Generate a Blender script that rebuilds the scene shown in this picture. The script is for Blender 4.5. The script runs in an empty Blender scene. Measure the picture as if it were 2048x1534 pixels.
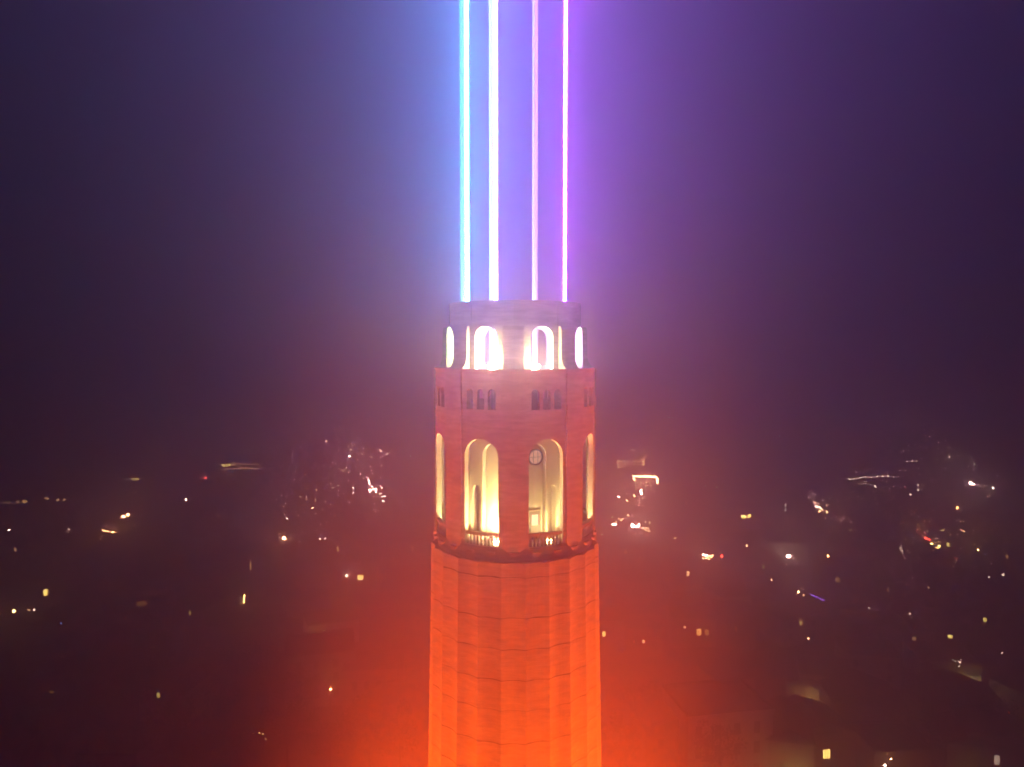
import bpy, bmesh, math, random
from mathutils import Vector, Matrix
S = bpy.context.scene
COL = S.collection
R_ = math.radians
random.seed(7)

# ------------------------------------------------------------------ camera
FPX, W, H = 1450.0, 2048.0, 1534.0
PITCH = math.atan((767 - 693) / FPX)
CAM = Vector((-0.17, -43.1, 90.0))
cd = bpy.data.cameras.new('camera'); cd.sensor_width = 36; cd.lens = 36 * FPX / W
cd.clip_start = 0.2; cd.clip_end = 6000
cam = bpy.data.objects.new('camera', cd); COL.objects.link(cam)
cam.location = CAM; cam.rotation_euler = (math.pi / 2 - PITCH, 0, 0)
S.camera = cam

# ------------------------------------------------------------------ night sky
wd = bpy.data.worlds.new('World'); S.world = wd; wd.use_nodes = True
nt = wd.node_tree; bg = nt.nodes['Background']
sky = nt.nodes.new('ShaderNodeTexSky'); sky.sky_type = 'NISHITA'; sky.sun_disc = False
sky.sun_elevation = R_(-6); sky.sun_rotation = R_(250)
nt.links.new(sky.outputs[0], bg.inputs[0]); bg.inputs[1].default_value = 0.01
S.view_settings.view_transform = 'Standard'; S.view_settings.look = 'None'
S.view_settings.exposure = 0.0; S.view_settings.gamma = 1.0
cy = S.cycles
cy.use_denoising = True; cy.denoising_input_passes = 'RGB_ALBEDO_NORMAL'; cy.denoising_prefilter = 'ACCURATE'
try: cy.denoiser = 'OPENIMAGEDENOISE'
except Exception: pass
cy.max_bounces = 5; cy.diffuse_bounces = 3; cy.glossy_bounces = 2; cy.transmission_bounces = 2
cy.volume_bounces = 1; cy.caustics_reflective = False; cy.caustics_refractive = False
cy.use_light_tree = True; cy.sample_clamp_indirect = 4.0

# ------------------------------------------------------------------ helpers
def ray(px, py):
    v = Vector(((px - W / 2) / FPX, 1.0, -(py - H / 2) / FPX))
    v.rotate(Matrix.Rotation(-PITCH, 3, 'X'))
    return v
def zat(py, dist):
    """world height of picture row py at horizontal distance dist along +Y"""
    d = ray(W / 2, py)
    return CAM.z + d.z / d.y * dist
def at(px, py, dist):
    d = ray(px, py)
    return CAM + d * (dist / d.y)
def tag(o, label=None, cat=None, group=None, kind=None):
    if label: o['label'] = label
    if cat: o['category'] = cat
    if group: o['group'] = group
    if kind: o['kind'] = kind
    return o
def empty(name, loc=(0, 0, 0), rz=0.0):
    o = bpy.data.objects.new(name, None); COL.objects.link(o)
    o.location = loc; o.rotation_euler = (0, 0, rz); o.empty_display_size = 0.2
    return o
def link(name, bm, mat, parent=None, smooth=False):
    bmesh.ops.recalc_face_normals(bm, faces=bm.faces)
    me = bpy.data.meshes.new(name); bm.to_mesh(me); bm.free()
    if mat is not None:
        for m in (mat if isinstance(mat, (list, tuple)) else [mat]): me.materials.append(m)
    if smooth:
        for p in me.polygons: p.use_smooth = True
    o = bpy.data.objects.new(name, me); COL.objects.link(o)
    if parent is not None: o.parent = parent
    return o
def box(bm, x0, x1, y0, y1, z0, z1, mi=0):
    vs = [bm.verts.new((x, y, z)) for z in (z0, z1) for x, y in ((x0, y0), (x1, y0), (x1, y1), (x0, y1))]
    for f in ((0, 3, 2, 1), (4, 5, 6, 7), (0, 1, 5, 4), (1, 2, 6, 5), (2, 3, 7, 6), (3, 0, 4, 7)):
        bm.faces.new([vs[i] for i in f]).material_index = mi
def lathe(bm, prof, n=24, cx=0, cy_=0, a0=0.0, a1=2 * math.pi, cap=True):
    full = abs(a1 - a0 - 2 * math.pi) < 1e-6
    k = n if full else n + 1
    rings = []
    for r, z in prof:
        rings.append([bm.verts.new((cx + r * math.cos(a0 + (a1 - a0) * i / n), cy_ + r * math.sin(a0 + (a1 - a0) * i / n), z)) for i in range(k)])
    for a, b in zip(rings[:-1], rings[1:]):
        for i in range(n):
            j = (i + 1) % k
            bm.faces.new((a[i], a[j], b[j], b[i]))
    if cap and full:
        bm.faces.new(rings[0][::-1]); bm.faces.new(rings[-1])

# ------------------------------------------------------------------ materials
def newmat(name):
    m = bpy.data.materials.new(name); m.use_nodes = True
    n = m.node_tree; b = n.nodes['Principled BSDF']
    return m, n, b
def plain(name, col, rough=0.8, var=0.12, scale=3.0, metal=0.0):
    m, n, b = newmat(name)
    tc = n.nodes.new('ShaderNodeTexCoord'); no = n.nodes.new('ShaderNodeTexNoise')
    no.inputs['Scale'].default_value = scale; no.inputs['Detail'].default_value = 5
    cr = n.nodes.new('ShaderNodeValToRGB')
    cr.color_ramp.elements[0].position = 0.3; cr.color_ramp.elements[1].position = 0.7
    cr.color_ramp.elements[0].color = tuple(c * (1 - var) for c in col) + (1,)
    cr.color_ramp.elements[1].color = tuple(min(1, c * (1 + var)) for c in col) + (1,)
    n.links.new(tc.outputs['Object'], no.inputs['Vector']); n.links.new(no.outputs['Fac'], cr.inputs[0])
    n.links.new(cr.outputs[0], b.inputs['Base Color'])
    b.inputs['Roughness'].default_value = rough; b.inputs['Metallic'].default_value = metal
    return m
def glow(name, col, strength, sample=True):
    m, n, b = newmat(name)
    b.inputs['Base Color'].default_value = (0.2, 0.2, 0.2, 1)
    b.inputs['Emission Color'].default_value = tuple(col) + (1,)
    b.inputs['Emission Strength'].default_value = strength
    if not sample: m.cycles.emission_sampling = 'NONE'
    return m
M = {}
def concrete():
    m, n, b = newmat('board_formed_concrete')
    L = n.links; tc = n.nodes.new('ShaderNodeTexCoord')
    mp = n.nodes.new('ShaderNodeMapping'); mp.inputs['Scale'].default_value = (1.0, 1.0, 5.5)
    n1 = n.nodes.new('ShaderNodeTexNoise'); n1.inputs['Scale'].default_value = 1.0; n1.inputs['Detail'].default_value = 6; n1.inputs['Roughness'].default_value = 0.65
    n2 = n.nodes.new('ShaderNodeTexNoise'); n2.inputs['Scale'].default_value = 0.45; n2.inputs['Detail'].default_value = 4
    n3 = n.nodes.new('ShaderNodeTexNoise'); n3.inputs['Scale'].default_value = 14; n3.inputs['Detail'].default_value = 4
    L.new(tc.outputs['Object'], mp.inputs[0]); L.new(mp.outputs[0], n1.inputs['Vector'])
    L.new(tc.outputs['Object'], n2.inputs['Vector']); L.new(tc.outputs['Object'], n3.inputs['Vector'])
    a2 = n.nodes.new('ShaderNodeMath'); a2.operation = 'MULTIPLY'; a2.inputs[1].default_value = 0.35
    L.new(n2.outputs['Fac'], a2.inputs[0])
    a = n.nodes.new('ShaderNodeMath'); a.operation = 'MULTIPLY_ADD'; a.inputs[1].default_value = 0.8
    L.new(n1.outputs['Fac'], a.inputs[0]); L.new(a2.outputs[0], a.inputs[2])
    cr = n.nodes.new('ShaderNodeValToRGB')
    e = cr.color_ramp.elements; e[0].position = 0.42; e[0].color = (0.41, 0.38, 0.33, 1); e[1].position = 0.74; e[1].color = (0.67, 0.64, 0.58, 1)
    L.new(a.outputs[0], cr.inputs[0]); L.new(cr.outputs[0], b.inputs['Base Color'])
    bp = n.nodes.new('ShaderNodeBump'); bp.inputs['Strength'].default_value = 0.2; bp.inputs['Distance'].default_value = 0.05
    s = n.nodes.new('ShaderNodeMath'); s.operation = 'MULTIPLY_ADD'; s.inputs[1].default_value = 0.25
    L.new(n3.outputs['Fac'], s.inputs[0]); L.new(n1.outputs['Fac'], s.inputs[2])
    L.new(s.outputs[0], bp.inputs['Height']); L.new(bp.outputs[0], b.inputs['Normal'])
    b.inputs['Roughness'].default_value = 0.9
    return m
M['concrete'] = concrete()
M['plaster'] = plain('cream_plaster', (0.62, 0.58, 0.46), 0.85, 0.08, 0.8)
M['joint'] = plain('dark_joint', (0.10, 0.085, 0.07), 0.95, 0.3, 5)
M['door_paint'] = plain('door_paint', (0.22, 0.18, 0.14), 0.5, 0.06, 4)
M['dark_metal'] = plain('dark_metal', (0.05, 0.045, 0.04), 0.45, 0.2, 8, 0.6)

# ------------------------------------------------------------------ the tower
PHI = R_(-91.1)                       # direction of the central pier: towards the camera, turned 1 degree
def pol(r, th, z):                    # th: degrees from the central pier, positive to the right in the picture
    a = PHI + R_(th)
    return Vector((r * math.cos(a), r * math.sin(a), z))
D0 = 43.1
def zr(py, r): return zat(py, D0 - r)
Z_RIM, Z_PARBOT = zr(600, 3.87), zr(652, 3.87)
Z_LEDGE = zr(741, 4.73)
Z_LARCH, Z_LFLOOR = zr(650, 3.6), zr(747, 3.6) - 0.02
Z_W1, Z_W0 = zr(779, 4.73), zr(821, 4.73)
Z_ARCH = zr(880, 4.73); Z_SILL = zr(1069, 4.66); Z_LOFLOOR = zr(1100, 4.66)
Z_PIERB = zr(1106, 4.9)
Z_RING = zr(1097, 4.76); Z_SHAFT = zr(1129, 5.0)
Z_BASE = 38.0
def shaft_r(z): return 5.0 + (Z_SHAFT - z) * 0.0185

tower = empty('tower', (0, 0, Z_BASE))
tag(tower, 'tall round fluted concrete tower lit orange from below with arched lantern top', 'tower')
def tl(name, bm, mat, parent=None, smooth=False):
    p = parent or tower
    o = link(name, bm, mat, p, smooth)
    q = p; off = Vector((0, 0, 0))
    if p is tower: o.location = (0, 0, -Z_BASE)
    return o

def shaft():
    bm = bmesh.new(); n = 24; sub = 6
    zs = [Z_BASE, Z_BASE + 8, Z_BASE + 16, Z_SHAFT - 22, Z_SHAFT - 12, Z_SHAFT - 6, Z_SHAFT]
    rings = []
    for z in zs:
        ring = []
        for i in range(n):
            for k in range(sub):
                t = k / sub
                th = (i + t) * 15 + 7.5
                chord = math.cos(R_(7.5)) / math.cos(R_((t - 0.5) * 15))
                r = shaft_r(z) * chord - 0.14 * (1 - (2 * t - 1) ** 2)
                ring.append(bm.verts.new(pol(r, th, z)))
        rings.append(ring)
    m = n * sub
    for a, b in zip(rings[:-1], rings[1:]):
        for i in range(m): bm.faces.new((a[i], a[(i + 1) % m], b[(i + 1) % m], b[i]))
    bm.faces.new(rings[-1])
    return tl('shaft', bm, M['concrete'])
shaft()
def joints():
    rj = random.Random(3)
    for py in (1158, 1239, 1301, 1362.6, 1422.6, 1487.5, 1551):
        z = zr(py, 5.05); bm = bmesh.new()
        for i in range(24):
            th0, th1 = i * 15 + 7.5, i * 15 + 22.5
            r = shaft_r(z); n = 7
            off = rj.uniform(-0.02, 0.02); w0 = rj.choice((0.012, 0.018, 0.022, 0.03))
            pts = []
            for k in range(n + 1):
                t = k / n
                chord = math.cos(R_(7.5)) / math.cos(R_((t - 0.5) * 15))
                rr = r * chord - 0.14 * (1 - (2 * t - 1) ** 2) + 0.004
                th = th0 + (th1 - th0) * t
                zz = z + off + rj.uniform(-0.006, 0.006)
                w = w0 * rj.uniform(0.5, 1.3)
                pts.append((bm.verts.new(pol(rr, th, zz - w)), bm.verts.new(pol(rr, th, zz + w)), bm.verts.new(pol(rr - 0.02, th, zz - w)), bm.verts.new(pol(rr - 0.02, th, zz + w))))
            for a, b in zip(pts[:-1], pts[1:]):
                bm.faces.new((a[0], b[0], b[1], a[1])); bm.faces.new((a[1], b[1], b[3], a[3])); bm.faces.new((a[0], a[2], b[2], b[0]))
        tl('construction_joint', bm, M['joint'])
joints()

def slit():
    bm = bmesh.new(); z1, z0 = zr(1176, 4), zr(1198, 4)
    q = [pol(r, -55 + s_ * .55, z) for r, z in ((4.93, z0), (4.93, z1)) for s_ in (-1, 1)] + [pol(4.6, -55 + s_ * .55, z) for z in (z0, z1) for s_ in (-1, 1)]
    v = [bm.verts.new(p) for p in q]
    for f in ((0, 1, 3, 2), (4, 6, 7, 5), (0, 4, 5, 1), (2, 3, 7, 6), (0, 2, 6, 4), (1, 5, 7, 3)): bm.faces.new([v[i] for i in f])
    tl('slit_window', bm, M['dark_metal'])
slit()

def arched_wall(bm, r0, r1, z0, z1, ops, th_step=2.5, th0=-180, th1=180):
    """ring wall between radii r0<r1; ops: (theta centre, half width in degrees, sill z, spring z, arch rise)"""
    cuts = set()
    n = int(round((th1 - th0) / th_step))
    for i in range(n + 1): cuts.add(round(th0 + i * th_step, 4))
    for c, hw, zs, zp, rise in ops:
        for k in range(13): cuts.add(round(c - hw * math.cos(math.pi * k / 12), 4))
    cuts = sorted(c for c in cuts if th0 <= c <= th1)
    cl = [cuts[0]]
    for c in cuts[1:]:
        if c - cl[-1] > 0.05: cl.append(c)
        else:
            # keep opening edges exact
            if any(abs(abs(c - o[0]) - o[1]) < 1e-3 for o in ops): cl[-1] = c
    def op_at(th):
        for o in ops:
            if o[0] - o[1] + 1e-3 < th < o[0] + o[1] - 1e-3: return o
        return None
    def top(o, th):
        x = max(-1, min(1, (th - o[0]) / o[1]))
        return o[3] + o[4] * math.sqrt(max(0, 1 - x * x))
    def q(*p):
        bm.faces.new([bm.verts.new(v) for v in p])
    for a, b in zip(cl[:-1], cl[1:]):
        o = op_at((a + b) / 2)
        segs = [(z0, z0, z1, z1)] if o is None else [(z0, z0, o[2], o[2]), (top(o, a), top(o, b), z1, z1)]
        for za, zb, zta, ztb in segs:
            if zta - za < 1e-4 and ztb - zb < 1e-4: continue
            q(pol(r1, a, za), pol(r1, b, zb), pol(r1, b, ztb), pol(r1, a, zta))
            q(pol(r0, b, zb), pol(r0, a, za), pol(r0, a, zta), pol(r0, b, ztb))
        if o is not None:
            q(pol(r1, a, top(o, a)), pol(r1, b, top(o, b)), pol(r0, b, top(o, b)), pol(r0, a, top(o, a)))
            if o[2] > z0: q(pol(r1, b, o[2]), pol(r1, a, o[2]), pol(r0, a, o[2]), pol(r0, b, o[2]))
        q(pol(r1, a, z1), pol(r1, b, z1), pol(r0, b, z1), pol(r0, a, z1))
        q(pol(r1, b, z0), pol(r1, a, z0), pol(r0, a, z0), pol(r0, b, z0))
    for o in ops:
        for s in (-1, 1):
            th = o[0] + s * o[1]
            p = (pol(r1, th, o[2]), pol(r0, th, o[2]), pol(r0, th, o[3]), pol(r1, th, o[3]))
            q(*(p if s < 0 else p[::-1]))
    bmesh.ops.remove_doubles(bm, verts=bm.verts, dist=0.0005)
def deg(w, r): return math.degrees(w / r)
BAYS = [22.5 + 45 * k for k in range(-4, 4)]

# loggia storey and the storey of small windows: one ring wall each
bm = bmesh.new()
hw = deg(1.02, 4.68)
zmid = zr(845, 4.73)
arched_wall(bm, 4.40, 4.68, Z_LOFLOOR, zmid, [(c, hw, Z_LOFLOOR + 0.003, Z_ARCH - 1.0, 1.0) for c in BAYS])
tl('loggia_wall', bm, M['concrete'])
bm = bmesh.new()
ops = [(c + deg(o, 4.73), deg(0.225, 4.73), Z_W0, Z_W1 - 0.225, 0.225) for c in BAYS for o in (-0.66, 0, 0.66)]
arched_wall(bm, 4.36, 4.678, zmid, Z_LEDGE, ops)
tl('window_storey_wall', bm, M['concrete'])
# corbel ring in the shade of the shaft's rim
bm = bmesh.new()
lathe(bm, [(4.2, Z_SHAFT - 0.02), (4.62, Z_SHAFT - 0.02), (4.62, Z_RING - 0.12), (4.70, Z_RING - 0.08), (4.70, Z_RING), (4.2, Z_RING)], 96, cap=False)
tl('corbel_ring', bm, M['concrete'])
for i in range(24):
    bm = bmesh.new(); th = i * 15.0; zt = Z_RING - 0.24
    arc = [(-0.24, 0.0)] + [(-0.24 * math.cos(math.pi * k / 10), -0.2 * math.sin(math.pi * k / 10)) for k in range(1, 10)] + [(0.24, 0.0)]
    f0 = [bm.verts.new(pol(4.61, th + deg(x, 4.9), zt + z)) for x, z in arc]
    f1 = [bm.verts.new(pol(4.88, th + deg(x, 4.9), zt + z)) for x, z in arc]
    bm.faces.new(f1); bm.faces.new(f0[::-1])
    for k in range(len(arc)):
        j = (k + 1) % len(arc); bm.faces.new((f0[k], f0[j], f1[j], f1[k]))
    tl('corbel', bm, M['concrete'])

# piers between the loggia arches, rounded at the foot, running up to the ledge
for k in range(8):
    c = k * 45.0 - 180; bm = bmesh.new()
    hwp = 0.64; zt = Z_LEDGE + 0.004; rows = []
    prof = []
    for i in range(9):
        t = i / 8
        prof.append((Z_PIERB + 0.55 * (1 - math.cos(t * math.pi / 2)), hwp * (0.42 + 0.58 * math.sin(t * math.pi / 2)), 4.70 + 0.1 * math.sin(t * math.pi / 2)))
    prof.append((zt, hwp, 4.80))
    for z, w, r in prof:
        rows.append([bm.verts.new(pol(4.5, c - deg(w, 4.73), z))] + [bm.verts.new(pol(r, c + deg(w * x, 4.73), z)) for x in (-1, -.5, 0, .5, 1)] + [bm.verts.new(pol(4.5, c + deg(w, 4.73), z))])
    for a, b in zip(rows[:-1], rows[1:]):
        for i in range(6): bm.faces.new((a[i], a[i + 1], b[i + 1], b[i]))
    bm.faces.new(rows[0]); bm.faces.new(rows[-1])
    tl('pier', bm, M['concrete'])

# balustrades in the loggia openings
for c in BAYS:
    bm = bmesh.new()
    hb = deg(1.0, 4.68)
    def arc_bar(bm, r0, r1, z0, z1, n=10):
        P = []
        for i in range(n + 1):
            th = c - hb + 2 * hb * i / n
            P.append([bm.verts.new(pol(r, th, z)) for r, z in ((r0, z0), (r1, z0), (r1, z1), (r0, z1))])
        for a, b in zip(P[:-1], P[1:]):
            for i in range(4): bm.faces.new((a[i], b[i], b[(i + 1) % 4], a[(i + 1) % 4]))
        bm.faces.new(P[0]); bm.faces.new(P[-1])
    arc_bar(bm, 4.44, 4.66, Z_SILL - 0.16, Z_SILL)
    o = tl('balustrade_rail', bm, M['concrete'])
    bm = bmesh.new(); arc_bar(bm, 4.44, 4.65, Z_LOFLOOR + 0.005, Z_LOFLOOR + 0.12)
    b2 = link('balustrade_base', bm, M['concrete'], o)
    n = 9; hgt = Z_SILL - 0.16 - (Z_LOFLOOR + 0.12)
    for i in range(n):
        th = c - hb + 2 * hb * (i + 0.5) / n; p = pol(4.55, th, 0)
        bm = bmesh.new(); z0 = Z_LOFLOOR + 0.12
        lathe(bm, [(0.07, z0), (0.08, z0 + hgt * .12), (0.05, z0 + hgt * .3), (0.085, z0 + hgt * .6), (0.05, z0 + hgt * .85), (0.075, z0 + hgt * .92), (0.04, z0 + hgt)], 8, p.x, p.y)
        link('baluster', bm, M['concrete'], o, True)

# floors
def disc(name, r0, r1, z0, z1, mat, n=64):
    bm = bmesh.new()
    lathe(bm, [(r0, z0), (r1, z0), (r1, z1), (r0, z1)], n, cap=False)
    for i in range(0): pass
    if r0 > 0:
        bm2 = bm
        vs = list(bm.verts); k = n
        for i in range(k): bm.faces.new((vs[3 * k + i], vs[3 * k + (i + 1) % k], vs[(i + 1) % k], vs[i]))
    return tl(name, bm, mat)
disc('loggia_floor', 0.01, 4.69, Z_LOFLOOR - 0.3, Z_LOFLOOR + 0.001, M['plaster'])
Z_LOCEIL = Z_ARCH + 0.45
disc('loggia_ceiling', 0.01, 4.39, Z_LOCEIL, Z_LOCEIL + 0.25, M['plaster'])
disc('lantern_floor', 0.01, 4.66, Z_LFLOOR - 0.3, Z_LFLOOR, M['plaster'])
# ledge outside the lantern
disc('ledge', 4.06, 4.76, Z_LEDGE + 0.006, Z_LEDGE + 0.05, M['concrete'], 96)

# core of the loggia with big and small niches
bm = bmesh.new()
RC = 3.05; ZC0 = Z_LOFLOOR + 0.002; ZC1 = Z_LOCEIL - 0.002
zbig = zat(889, D0 - RC); zsm = zat(976, D0 - RC)
ops = [(c, deg(0.72, RC), ZC0, zbig - 0.72, 0.72) for c in BAYS] + [(c + 22.5, deg(0.34, RC), ZC0, zsm - 0.34, 0.34) for c in BAYS]
arched_wall(bm, RC - 0.32, RC, ZC0, ZC1, ops)
tl('core_wall', bm, M['plaster'])
bm = bmesh.new()
lathe(bm, [(RC - 0.34, ZC0), (RC - 0.34, ZC1)], 64, cap=False)
tl('core_niche_back', bm, M['plaster'])
# door with a lit pane and a round window in the niche right of the central pier
def niche_frame(px, py, r):
    d = ray(px, py); o = CAM.copy()
    a = d.x ** 2 + d.y ** 2; b = 2 * (o.x * d.x + o.y * d.y); cc = o.x ** 2 + o.y ** 2 - r * r
    t = (-b - math.sqrt(b * b - 4 * a * cc)) / (2 * a)
    p = o + d * t
    th = math.degrees(math.atan2(p.y, p.x) - PHI)
    return th, p.z
M['pane_warm'] = glow('lit_pane_warm', (1.0, 0.72, 0.42), 1.4, False)
RN = RC - 0.34
def flat_on(r, th, z):
    """matrix with x to the right, z up, -y outward at polar angle th"""
    a = PHI + R_(th)
    out = Vector((math.cos(a), math.sin(a), 0)); right = Vector((-math.sin(a), math.cos(a), 0))
    m = Matrix(((right.x, -out.x, 0, 0), (right.y, -out.y, 0, 0), (0, 0, 1, 0), (0, 0, 0, 1)))
    p = pol(r, th, z); m.translation = p
    return m
thd, zdt = niche_frame(1069, 1022, RN)
bm = bmesh.new(); dh = zdt - ZC0; dw = 0.36
box(bm, -dw, dw, -0.05, 0.06, 0, dh)
door = tl('door', bm, M['door_paint']); door.data.transform(flat_on(RN, thd, ZC0))
bm = bmesh.new()
for x0, x1, z0, z1 in ((-dw - .06, -dw, 0, dh), (dw, dw + .06, 0, dh), (-dw - .06, dw + .06, dh, dh + .06)): box(bm, x0, x1, -0.07, 0.08, z0, z1)
f = link('door_frame', bm, M['plaster'], door); f.data.transform(flat_on(RN, thd, ZC0))
bm = bmesh.new(); box(bm, -0.2, 0.2, -0.058, -0.03, dh * 0.5, dh * 0.88)
f = link('door_pane', bm, M['pane_warm'], door); f.data.transform(flat_on(RN, thd, ZC0))
bm = bmesh.new(); box(bm, -0.3, -0.25, -0.10, -0.03, dh * 0.3, dh * 0.42)
f = link('handle', bm, M['dark_metal'], door); f.data.transform(flat_on(RN, thd, ZC0))
thw, zw = niche_frame(1070, 914, RN)
bm = bmesh.new(); rw = 0.46
def ringmesh(bm, ra, rb, y0, y1, n=28):
    P = [[bm.verts.new((r * math.cos(2 * math.pi * i / n), y, r * math.sin(2 * math.pi * i / n))) for r, y in ((ra, y0), (rb, y0), (rb, y1), (ra, y1))] for i in range(n)]
    for i in range(n):
        a, b = P[i], P[(i + 1) % n]
        for k in range(4): bm.faces.new((a[k], a[(k + 1) % 4], b[(k + 1) % 4], b[k]))
ringmesh(bm, rw - 0.07, rw, -0.12, 0.10)
rwin = tl('round_window', bm, M['dark_metal']); rwin.data.transform(flat_on(RN, thw, zw))
bm = bmesh.new()
for x in (-0.14, 0.14): box(bm, x - .012, x + .012, -0.09, -0.07, -0.36, 0.36)
box(bm, -0.38, 0.38, -0.088, -0.072, -0.012, 0.012)
f = link('muntin', bm, M['dark_metal'], rwin); f.data.transform(flat_on(RN, thw, zw))
M['pane_dim'] = glow('lit_pane_dim', (1.0, 0.62, 0.36), 0.55, False)
bm = bmesh.new(); lathe(bm, [(0.385, -0.01), (0.385, 0.01)], 28); bmesh.ops.rotate(bm, verts=bm.verts, matrix=Matrix.Rotation(math.pi / 2, 3, 'X')); bmesh.ops.translate(bm, verts=bm.verts, vec=(0, -0.03, 0))
f = link('window_pane', bm, M['pane_dim'], rwin); f.data.transform(flat_on(RN, thw, zw))

# core behind the small windows, its indoor shade put into a dark colour
bm = bmesh.new(); lathe(bm, [(1.4, Z_LOCEIL + 0.26), (1.4, Z_LFLOOR - 0.31)], 48, cap=False)
tl('stair_core', bm, M['dark_metal'])

# lantern: arched wall with piers and flared feet, parapet drum set back above it
Z_LTOP = zr(652, 4.1)
bm = bmesh.new()
arched_wall(bm, 3.72, 4.05, Z_LFLOOR + 0.002, Z_LTOP, [(c, deg(0.67, 4.05), Z_LFLOOR + 0.0021, zr(650, 4.0) - 0.70, 0.66) for c in BAYS])
tl('lantern_wall', bm, M['concrete'])
bm = bmesh.new()
arched_wall(bm, 3.5, 3.87, Z_LTOP - 0.004, Z_RIM, [])
tl('parapet', bm, M['concrete'])
for k in range(8):
    c = k * 45.0 - 180; bm = bmesh.new(); w = 0.56
    prof = [(Z_LEDGE + 0.052, 4.66), (Z_LEDGE + 0.12, 4.54), (Z_LEDGE + 0.22, 4.44), (Z_LEDGE + 0.4, 4.34), (Z_LEDGE + 0.65, 4.28), (Z_LTOP - 0.2, 4.26), (Z_LTOP + 0.012, 4.2)]
    rows = [[bm.verts.new(pol(3.66, c - deg(w, 3.66), z))] + [bm.verts.new(pol(r, c + deg(w * x, r), z)) for x in (-1, -.5, 0, .5, 1)] + [bm.verts.new(pol(3.66, c + deg(w, 3.66), z))] for z, r in prof]
    for a, b in zip(rows[:-1], rows[1:]):
        for i in range(6): bm.faces.new((a[i], a[i + 1], b[i + 1], b[i]))
        bm.faces.new((a[6], a[0], b[0], b[6]))
    bm.faces.new(rows[0]); bm.faces.new(rows[-1])
    tl('lantern_pier', bm, M['concrete'])
    # shallow band that carries the pier up over the parapet
    bm = bmesh.new()
    r4 = [[bm.verts.new(pol(r, c + s_ * deg(0.52, 3.87), z)) for r, s_ in ((3.80, -1), (3.89, -1), (3.895, 0), (3.89, 1), (3.80, 1))] for z in (Z_LTOP + 0.013, Z_RIM - 0.004)]
    for i in range(4): bm.faces.new((r4[0][i], r4[0][i + 1], r4[1][i + 1], r4[1][i]))
    bm.faces.new(r4[1]); tl('parapet_band', bm, M['concrete'])

# ------------------------------------------------------------------ lamps on the tower
def floodlight(p, col, strength, label, group, r=0.16, dome=False):
    t = empty('floodlight', p); tag(t, label, 'floodlight', group)
    bm = bmesh.new(); lathe(bm, [(r * .7, 0), (r * 1.1, 0.08), (r * 1.15, 0.16), (r * 1.02, 0.16), (r * 1.0, 0.12)], 14, cap=False)
    link('housing', bm, M['dark_metal'], t)
    bm = bmesh.new()
    if dome: lathe(bm, [(r * .98, 0.13), (r * .85, .13 + r * .4), (r * .5, .13 + r * .75), (.02, .13 + r * .85)], 14)
    else: lathe(bm, [(r, 0.11), (r, 0.13)], 14)
    link('lens', bm, glow('lamp_lens', col, strength), t)
    return t
LANT = {-22.5: ((1.0, 0.80, 0.34), 3000, 'warm white floodlight glaring on the lantern floor, in the arch left of the central pier'),
        22.5: ((1.0, 0.78, 0.32), 2600, 'warm white floodlight glaring on the lantern floor, in the arch right of the central pier'),
        -67.5: ((0.30, 1.0, 0.10), 1500, 'pale green floodlight in the narrow lantern arch at the left edge'),
        67.5: ((0.62, 0.30, 1.0), 2200, 'lilac floodlight in the narrow lantern arch at the right edge')}
for c, (col, st, lab) in LANT.items():
    front = abs(c) < 30
    floodlight(pol(4.3 if front else 3.1, c + (5 if c < 0 else -5), Z_LEDGE + 0.055 if front else Z_LFLOOR + 0.03), col, st, lab, 'floodlights in the lantern arches', 0.13 if front else 0.2, front)
for th_ in (-22, 22):
    floodlight(pol(3.2, th_, Z_LFLOOR + 0.03), (1.0, 0.84, 0.46), 2000, 'white floodlight inside the lantern at the foot of the beams', 'floodlights at the foot of the beams', 0.2, True)
LOGG = {-22.5: (-15.0, 5200, 'bright yellow floodlight on the loggia floor, behind the balustrade left of the central pier'),
        22.5: (31.5, 700, 'dimmer warm floodlight on the loggia floor, in the arch with the door'),
        -67.5: (-67.5, 1500, 'yellow floodlight on the loggia floor at the left edge of the tower'),
        67.5: (67.5, 1500, 'yellow floodlight on the loggia floor at the right edge of the tower')}
for c, (th, st, lab) in LOGG.items():
    floodlight(pol(3.72, th, Z_LOFLOOR + 0.01), (1.0, 0.74, 0.27), st, lab, 'floodlights on the loggia floor', 0.17)

# light beams out of the lantern: scattered light built as glowing tubes
def beam(px, col, strength, r, dy, label, halo, hs, hr):
    x = (px - W / 2) / FPX * (D0 + dy) + CAM.x
    bm = bmesh.new(); zs = [0.05, 1, 2, 3]
    while zs[-1] < 75: zs.append(zs[-1] + max(1.5, zs[-1] * 0.09))
    lathe(bm, [(r, Z_LFLOOR + z) for z in zs], 8)
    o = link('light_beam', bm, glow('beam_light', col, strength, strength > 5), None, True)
    o.location = (x, dy, 0)
    tag(o, label, 'light beam', 'light beams rising from the tower')
    m = bpy.data.materials.new('emissive_halo'); m.use_nodes = True  # soft glow around the beam, put in as an emissive volume
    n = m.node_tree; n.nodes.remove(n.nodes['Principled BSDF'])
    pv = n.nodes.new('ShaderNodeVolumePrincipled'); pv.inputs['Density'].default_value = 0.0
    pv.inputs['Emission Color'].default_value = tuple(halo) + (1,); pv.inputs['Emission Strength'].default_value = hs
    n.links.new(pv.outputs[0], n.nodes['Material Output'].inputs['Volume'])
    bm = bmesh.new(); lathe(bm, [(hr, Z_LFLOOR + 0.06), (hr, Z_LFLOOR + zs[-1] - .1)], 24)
    link('emissive_halo', bm, m, o, True)
    return o
K = 0.97
beam(925.6, (0.10, 1.0, 0.60), 0.85, 0.12, -0.3, 'green edge of the leftmost beam of light rising from the tower', (.10, .9, .62), 1.0, .18)
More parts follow.
